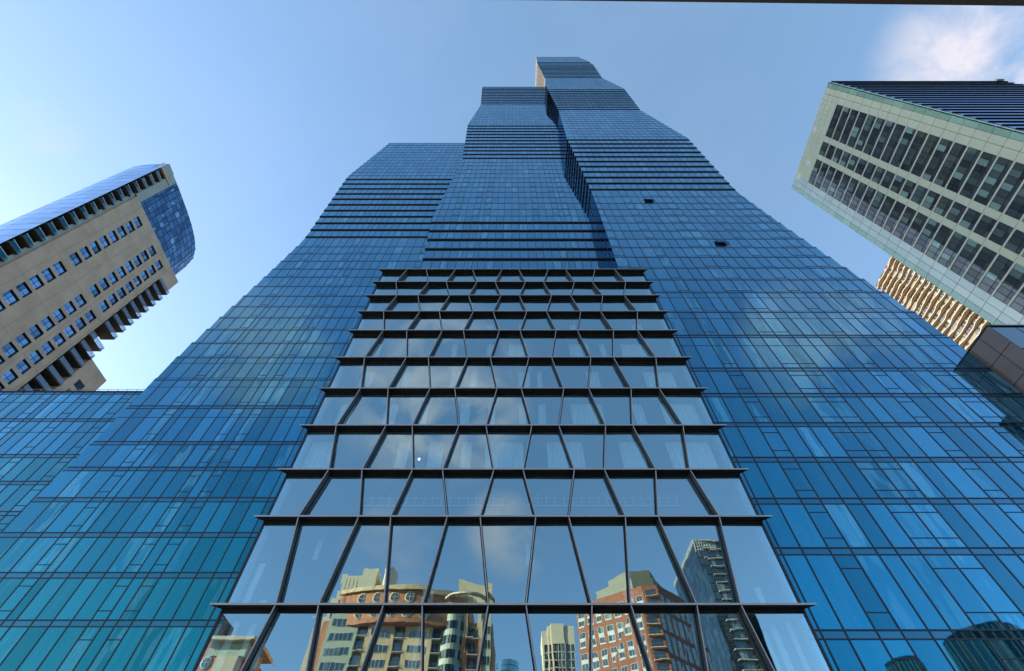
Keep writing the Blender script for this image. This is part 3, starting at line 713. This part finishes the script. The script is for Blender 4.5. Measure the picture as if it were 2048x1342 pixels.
# note: faces that look back to +Y run from larger x to smaller x
# orange and buff building with curved cornice
Yb = -85.0
ob, Wd = face('orange_building', 'orange brick and buff apartment building with round attic windows, mirrored in the bay', 'apartment building', -6.5, Yb, -50, Yb)
H2 = HH(1183, VY + 85); fl = 3.35
m = MB(); m.box(0, Wd, .9, 22, 0, H2 - 8, 'orange'); m.box(6, Wd - 4, -.0, 20, H2 - 8, H2 - 1.2, 'orange'); m.build('wall', ob)
bays = [(0.3, 2.6, 'dark'), (2.7, 3.7, 'pier'), (3.8, 6.3, 'balc'), (6.4, 7.4, 'pier'), (7.5, 12.8, 'curve'), (12.9, 15.3, 'balc'), (15.4, 21.6, 'unit'), (21.7, 24.3, 'balc'), (24.4, 30.6, 'unit'), (30.7, 33.4, 'balc'), (33.5, 41.5, 'sage')]
for a, b, ty in bays:
    m = MB(); hb = H2 - 8
    if ty == 'pier': m.box(a, b, -.6, .88, 0, H2 - 12, 'orange'); m.box(a, b, -.62, .86, H2 - 12, H2 - 3, 'buff')
    elif ty == 'unit': m.box(a, b, -.4, .88, 0, H2 - 20, 'orange'); m.box(a, b, -.42, .86, H2 - 20, H2 - 8, 'buff')
    elif ty == 'sage': m.box(a, b, -.3, .88, 0, H2 - 5, 'sage')
    elif ty == 'curve':
        arc = [(lerp(a, b, t), -1.6 * math.sin(math.pi * t)) for t in [i / 8 for i in range(9)]]; m.prism(arc + [(b, .85), (a, .85)], 0, H2 - 3, 'sage')
    elif ty == 'dark': m.box(a, b, -.2, .88, 0, H2 - 6, 'sage')
    else: m.box(a, b, .6, .88, 0, H2 - 8, 'olive')
    bo = m.build('facade_bay', ob)
    for k in range(18):
        z = H2 - 12.2 - k * fl
        if z < 4: break
        if ty == 'unit':
            z_ = z; win(bo, a + 1.2, b - 1.2, z_, z_ + 1.7, mull=3, y=-.46)
            if k > 2: s = MB(); s.box(a + 1.1, b - 1.1, -.50, -.42, z_ - 1.0, z_ - .1, 'buff'); s.build('sill_panel', bo)
        elif ty == 'sage': win(bo, a + 1, b - .8, z + 2.5, z + 4.3, mull=4, y=-.32, fr='sage')
        elif ty == 'dark': win(bo, a + .3, b - .2, z + 1, z + 3, mull=2, y=-.22, fr='sage', cur=.1)
        elif ty == 'balc':
            s = MB(); s.box(a, b, -.7, .58, z, z + .18, 'whitetrim'); s.box(a, b, -.68, -.64, z + .9, z + .96, 'chrome')
            for q in range(6): x_ = lerp(a, b, q / 5); s.box(x_ - .02, x_ + .02, -.68, -.64, z + .18, z + .9, 'chrome')
            s.box(a + .5, b - .3, .5, .59, z + .25, z + 2.6, 'citywin', pc(.6)); s.build('balcony', bo)
        elif ty == 'curve':
            s = MB(); prv = None
            for t in [i / 8 for i in range(9)]:
                q = (lerp(a, b, t), -1.6 * math.sin(math.pi * t) - .05)
                if prv: s.poly([(prv[0] + .05, prv[1], z + 2), (q[0] - .05, q[1], z + 2), (q[0] - .05, q[1], z + 4), (prv[0] + .05, prv[1], z + 4)], 'citywin', pc(.4))
                prv = q
            s.build('ribbon_window', bo)
# curved cornice and round windows
m = MB(); arc = [(lerp(6.5, 40.5, t), -3.2 * math.sin(math.pi * t) - .2) for t in [i / 16 for i in range(17)]]
m.prism(arc + [(40.5, 3), (6.5, 3)], H2 - 1.2, H2, 'buff'); m.prism([(p[0], p[1] + .8) for p in arc] + [(40.5, 3), (6.5, 3)], H2 - 9.4, H2 - 1.25, 'orange'); m.build('curved_cornice', ob)
for t in (.32, .44, .56, .68, .8):
    x_ = lerp(6.5, 40.5, t); y_ = -3.2 * math.sin(math.pi * t) + .55
    for zc in (H2 - 3.0, H2 - 7.0):
        ring = MB(); n = 20
        for i in range(n):
            a0, a1 = 2 * math.pi * i / n, 2 * math.pi * (i + 1) / n
            ring.poly([(x_ + 1.45 * math.cos(a0), y_, zc + 1.45 * math.sin(a0)), (x_ + 1.45 * math.cos(a1), y_, zc + 1.45 * math.sin(a1)), (x_ + 1.1 * math.cos(a1), y_ - .1, zc + 1.1 * math.sin(a1)), (x_ + 1.1 * math.cos(a0), y_ - .1, zc + 1.1 * math.sin(a0))], 'buff')
        ring.poly([(x_ + 1.2 * math.cos(2 * math.pi * i / n), y_ - .02, zc + 1.2 * math.sin(2 * math.pi * i / n)) for i in range(n)], 'citywin', (.4, .3, 0))
        ring.box(x_ - .06, x_ + .06, y_ - .12, y_ - .04, zc - 1.15, zc + 1.15, 'whitetrim'); ring.box(x_ - 1.15, x_ + 1.15, y_ - .13, y_ - .05, zc - .06, zc + .06, 'whitetrim')
        ring.build('round_window', ob)
# corner crown: slanted screen, ring canopy
m = MB(); zc = HH(1172, VY + 85)
m.poly([(0.5, 1.2, H2 - 4), (8.2, 1.2, H2 - 4), (8.8, -.4, zc + 2.2), (.2, -.4, zc)], 'creamstone'); m.poly([(0.5, 1.5, H2 - 4), (8.2, 1.5, H2 - 4), (8.8, -.1, zc + 2.2), (.2, -.1, zc)], 'creamstone')
m.build('crown_screen', ob)
m = MB(); n = 24
for i in range(n):
    a0, a1 = math.pi * 2 * i / n, math.pi * 2 * (i + 1) / n
    for r0, r1 in ((6.2, 5.9),):
        m.poly([(6.2 + r0 * math.cos(a0), 1 + r0 * math.sin(a0), H2 - 2.2), (6.2 + r0 * math.cos(a1), 1 + r0 * math.sin(a1), H2 - 2.2), (6.2 + r0 * math.cos(a1), 1 + r0 * math.sin(a1), H2 - 1.8), (6.2 + r0 * math.cos(a0), 1 + r0 * math.sin(a0), H2 - 1.8)], 'creamstone')
        m.poly([(6.2 + r0 * math.cos(a0), 1 + r0 * math.sin(a0), H2 - 2.2), (6.2 + r0 * math.cos(a1), 1 + r0 * math.sin(a1), H2 - 2.2), (6.2 + 5.3 * math.cos(a1), 1 + 5.3 * math.sin(a1), H2 - 2.2), (6.2 + 5.3 * math.cos(a0), 1 + 5.3 * math.sin(a0), H2 - 2.2)], 'creamstone')
for q in range(6): a0 = math.pi + q * math.pi / 5; x_ = 6.2 + 5.5 * math.cos(a0); y_ = 1 + 5.5 * math.sin(a0); m.box(x_ - .08, x_ + .08, y_ - .08, y_ + .08, H2 - 6, H2 - 2.2, 'olive')
m.build('ring_canopy', ob)
# red brick tower: two faces meeting at a corner
bt = thing('brick_tower', 'red brick tower with paired pale windows and olive penthouse, mirrored in the bay', 'apartment tower', (45, -109.4, 0))
BH = 78 + CAMZ
def loc(x, y): return (x - 45, y + 109.4)
foot = [loc(42.5, -109.8), loc(47.5, -109.2), loc(62.1, -123.4), loc(42, -140), loc(22.3, -123.4)]
m = MB(); m.prism(foot, 0, BH, 'brick', 'olive'); m.build('wall', bt)
m = MB(); m.prism([loc(40.5, -114), loc(48, -114), loc(56, -124), loc(42, -136), loc(29, -124)], BH + .02, BH + 4.5, 'olive'); m.prism([loc(40, -116.5), loc(48, -116.5), loc(52, -124), loc(42, -132), loc(34, -124)], BH + 4.52, BH + 8.4, 'olive'); m.build('penthouse', bt)
def oriented(parent, p0, p1):
    a = math.atan2(p1[1] - p0[1], p1[0] - p0[0]); return p0, a, math.hypot(p1[0] - p0[0], p1[1] - p0[1])
for p0, p1, dark in ((loc(42.5, -109.8), loc(22.3, -123.4), 0), (loc(62.1, -123.4), loc(47.5, -109.2), 1)):
    o0, a, ln = oriented(bt, p0, p1); n = 7 if not dark else 6
    for k in range(11):
        z = BH - 3 - k * 6.4
        if z < 8: break
        for j in range(n):
            xc = (j + .5) * ln / n
            f = MB(); f.box(xc - 1.12, xc + 1.12, -.06, .05, z - 5.0, z, 'whitetrim'); fo = f.build('window', bt, (o0[0], o0[1], 0), a)
            p = MB()
            for zz in (z - 1.75, z - 4.5):
                for q in (-1.0, .03): p.poly([(xc + q, -.07, zz), (xc + q + .96, -.07, zz), (xc + q + .96, -.07, zz + 1.65), (xc + q, -.07, zz + 1.65)], 'citywin', pc(.6), [(0, 0), (.1, 0), (.1, .1), (0, .1)])
            p.build('pane', fo)
o0, a, ln = oriented(bt, loc(47.5, -109.2), loc(42.5, -109.8))
for k in range(23):
    z = BH - 4 - k * 3.2
    if z < 5: break
    b = MB(); b.box(.4, ln - .4, -1.3, .0, z, z + .2, 'buff'); b.box(.4, ln - .4, -1.3, -1.24, z + .9, z + 1, 'chrome'); b.box(.9, ln - .9, -.06, -.02, z + .3, z + 2.6, 'citywin', pc(.3)); b.build('balcony', bt, (o0[0], o0[1], 0), a)
# glass tower on the right of the mirror image
gt = thing('glass_tower', 'grey blue glass tower with white floor lines, mirrored at the right of the bay', 'glass tower', (85.7, -167, 0))
GH = 125 + CAMZ
m = MB(); m.box(0, 12.3, -37, 0, 0, GH, 'core'); m.box(12.4, 24, -45, -14, 0, GH - 24, 'blackglass'); m.build('core_wall', gt)
for k in range(32):
    z = GH - 3.8 * k - 3.8
    if z < 2: break
    b = MB()
    for j in range(8): b.poly([(12.3 - j * 1.54, .06, z), (12.3 - (j + 1) * 1.54 + .05, .06, z), (12.3 - (j + 1) * 1.54 + .05, .06, z + 3.3), (12.3 - j * 1.54, .06, z + 3.3)], 'citywin', pc(.35), [(0, 0), (.1, 0), (.1, .1), (0, .1)])
    b2 = MB(); b2.box(-.05, -.01, -36.8, 0, z, z + 3.7, 'mull')
    for j in range(16): b2.poly([(-.06, -j * 2.3, z), (-.06, -j * 2.3 - 2.2, z), (-.06, -j * 2.3 - 2.2, z + 3.7), (-.06, -j * 2.3, z + 3.7)], 'greyglass', pc(.3))
    b2.build('side_window_band', gt); b.box(0, 12.3, .01, .05, z, z + 3.3, 'mull')
    b.box(3.2, 12.8, .0, 1.3, z + 3.3, z + 3.55, 'whitetrim')
    b.build('window_band', gt)
m = MB()
for q in range(10): m.box(-.3, 9, .1 - q * .0, .5, GH + .2 + q * .0, GH + .5, 'whitetrim') if q == 0 else None
for q in range(8): m.box(q * 1.2 - .1, q * 1.2 + .1, .1, .4, GH - 5, GH + .2, 'whitetrim')
for q in range(3): m.box(-.3, 9, .42, .5, GH - 1.5 - q * 1.5, GH - 1.3 - q * 1.5, 'whitetrim')
for q in range(20): m.box(-.6, -.2, -q * 1.9 - .15, -q * 1.9 + .15, GH - 1.5, GH + .5, 'whitetrim')
m.build('crown_frame', gt)
# ornate cream tower far behind
ct = thing('cream_tower', 'stepped cream stone tower rising behind the orange building in the mirror image', 'tower', (-76, -190, 0))
def cz(y): return HH(y, VY + 190)
m = MB()
for x0, x1, zt_ in ((-15.5, 6, cz(1240)), (-12, 7, cz(1200)), (-10, 7.4, cz(1184.5)), (-8.6, 7.6, cz(1154)), (0.6, 7.8, cz(1141))):
    m.box(x0, x1, -24 + x0 * .1, x0 * -.02, 0, zt_, 'creamstone')
m.build('wall', ct)
for j, x0 in enumerate((-8, -6.1, -4.2, -2.3)): win(ct, x0, x0 + 1.1, cz(1179), cz(1161), mull=0, y=.26, fr='creamstone')
win(ct, 2.2, 4.9, cz(1168), cz(1155), mull=1, y=.05, fr='creamstone')
for k in range(22):
    for x0 in (-13, -10.5, -8, -5.5, -3, 1, 3.4, 5.6):
        z = cz(1188) - k * 3.6
        if x0 < -11 and z > cz(1243) - 3: continue
        if x0 < -9.5 and z > cz(1204) - 3: continue
        f = MB(); f.box(x0, x0 + 1.3, .20, .34, z - 1.9, z, 'citywin', (rnd(), .1, 0)); f.build('window', ct)
m = MB(); m.prism([(13 + 2.6 * math.cos(a), -6 + 7 * math.sin(a)) for a in [q * math.pi / 8 for q in range(16)]], cz(1200), cz(1138), 'creamstone'); m.box(7.9, 13, -12, -2, cz(1240), cz(1185), 'creamstone'); m.build('round_crest', ct)
# slim beige tower
bt5 = thing('beige_tower', 'slim beige stone tower with dark window strips, mirrored left of the brick tower', 'tower', (22, -200, 0))
VB = VY + 200; bh = HH(1242, VB)
m = MB(); m.box(-7.4, 8, -18, -.5, 0, HH(1255, VB), 'creamstone'); m.box(-4.6, 8, -17, 0, 0, HH(1246, VB), 'creamstone'); m.box(-2.8, 3, -16, .6, 0, bh, 'creamstone'); m.build('wall', bt5)
for (x0, x1, y_) in ((-6.6, -5.0, -.5), (-4.2, -3.2, 0), (-2.3, -.3, .6), (.1, 1.0, .6), (1.4, 2.6, .6), (3.5, 5.6, 0), (6.2, 7.6, 0)):
    f = MB(); f.box(x0, x1, y_ - .01, y_ + .05, 10, bh - 9, 'mull'); fo = f.build('window_strip', bt5); p = MB()
    for k in range(28):
        z = bh - 9.2 - 3.4 * (k + 1)
        if z < 10: break
        nn = max(1, int((x1 - x0) / .7))
        for q in range(nn): a, b = lerp(x0, x1, q / nn) + .06, lerp(x0, x1, (q + 1) / nn) - .06; p.poly([(a, y_ + .07, z + .9), (b, y_ + .07, z + .9), (b, y_ + .07, z + 3.2), (a, y_ + .07, z + 3.2)], 'citywin', pc(.5))
        p.poly([(x0 + .05, y_ + .07, z + .15), (x1 - .05, y_ + .07, z + .15), (x1 - .05, y_ + .07, z + .7), (x0 + .05, y_ + .07, z + .7)], 'sage')
    p.build('pane', fo)
# far teal drum
dt = thing('glass_drum_tower', 'pale teal round glass tower at the bottom centre of the mirror image', 'tower', (-7.5, -350, 0))
VD = VY + 340; dh = HH(1323, VD); m = MB(); n = 32
pts = [(9.5 * math.cos(2 * math.pi * i / n), 9.5 * math.sin(2 * math.pi * i / n)) for i in range(n)]
m.prism([(p[0] * .98, p[1] * .98) for p in pts], 0, dh - .5, 'core'); m.build('core_wall', dt)
m = MB()
for k in range(36):
    for i in range(n):
        a, b = pts[i], pts[(i + 1) % n]; z1 = dh - k * 3.6
        m.poly([(a[0], a[1], z1 - 3.3), (b[0], b[1], z1 - 3.3), (b[0], b[1], z1), (a[0], a[1], z1)], 'tealglass', pc(.5))
m.build('curtain_wall', dt)
# orange building at the lower left of the mirror image
VC = VY + 76; chh = HH(1273, VC)
c8, Wc = face('corner_building', 'orange and buff building with flat roof slab at the lower left of the mirror image', 'apartment building', XX(505, 1300, VC), -76, XX(505, 1300, VC) - 30, -76)
m = MB(); m.box(2.0, Wc, 0, 18, 0, chh - 2, 'orange'); m.box(2.0, 7.2, -.5, 0, 0, chh - 4, 'creamstone'); m.box(7.2, Wc, -.2, -.01, 0, chh - 8, 'buff'); m.build('wall', c8)
m = MB(); m.box(-.6, 13, -1.6, 16, chh - .8, chh, 'creamstone'); m.box(.8, 10, -.2, 12, chh - 3.9, chh - .85, 'sage'); m.build('roof', c8)
for k in range(9):
    z = chh - 7.2 - 3.4 * k
    for x0 in (2.6, 8.4, 12.2, 16, 20): win(c8, x0, x0 + 2.8, z - 1.8, z, mull=2, y=-.54 if x0 < 7 else -.24)
ring = MB(); n = 20; x_, y_, zc = 9.3, -.22, chh - 5.2
for i in range(n):
    a0, a1 = 2 * math.pi * i / n, 2 * math.pi * (i + 1) / n
    ring.poly([(x_ + 1.3 * math.cos(a0), y_, zc + 1.3 * math.sin(a0)), (x_ + 1.3 * math.cos(a1), y_, zc + 1.3 * math.sin(a1)), (x_ + 1.0 * math.cos(a1), y_ - .1, zc + 1.0 * math.sin(a1)), (x_ + 1.0 * math.cos(a0), y_ - .1, zc + 1.0 * math.sin(a0))], 'whitetrim')
ring.poly([(x_ + 1.05 * math.cos(2 * math.pi * i / n), y_ - .02, zc + 1.05 * math.sin(2 * math.pi * i / n)) for i in range(n)], 'citywin', (.4, .4, 0))
ring.box(x_ - .05, x_ + .05, y_ - .12, y_ - .04, zc - 1, zc + 1, 'whitetrim'); ring.box(x_ - 1, x_ + 1, y_ - .13, y_ - .05, zc - .05, zc + .05, 'whitetrim'); ring.build('round_window', c8)
VE = VY + 150; dkx = XX(450, 1240, VE)
db = thing('dark_tower', 'dark brown tower behind the orange corner building at the lower left of the mirror image', 'tower', (dkx, -150, 0))
dz = HH(1222, VE); m = MB(); m.box(-14, 0, -16, 0, 0, dz - 4, 'balsoffit'); m.box(-12, -2, -14, -.5, dz - 3.98, dz, 'balsoffit'); m.build('wall', db)
for k in range(14):
    z = dz - 8 - k * 3.6; b = MB()
    for j in range(6): b.box(-13.5 + j * 2.2, -12 + j * 2.2, .0, .06, z - 2, z, 'citywin', pc(.6))
    b.build('window_band', db)
# dark round towers mirrored in the right stem
for (px0, px1, py, yb, lab) in ((1783, 1850, 1312, 80, 'dark round tower, the narrower of two mirrored low in the right stem'), (1935, 2075, 1242, 120, 'dark wide tower with pale top, mirrored at the lower right corner')):
    V = 2 * 29.1 + yb; x0, x1 = XX(px0, py, V), XX(px1, py, V); hh = HH(py, V); rr = (x1 - x0) / 2
    t_ = thing('round_tower', lab, 'tower', ((x0 + x1) / 2, -yb - rr, 0)); m = MB(); n = 28
    pr_ = [(rr * math.cos(2 * math.pi * i / n), rr * math.sin(2 * math.pi * i / n)) for i in range(n)]
    m.prism(pr_, 0, hh, 'blackglass', 'sage'); m.build('wall', t_)
    m = MB()
    for i in range(n): a = pr_[i]; m.box(a[0] * 1.01 - .12, a[0] * 1.01 + .12, a[1] * 1.01 - .12, a[1] * 1.01 + .12, 0, hh - 1, 'olive')
    m.build('rib', t_)
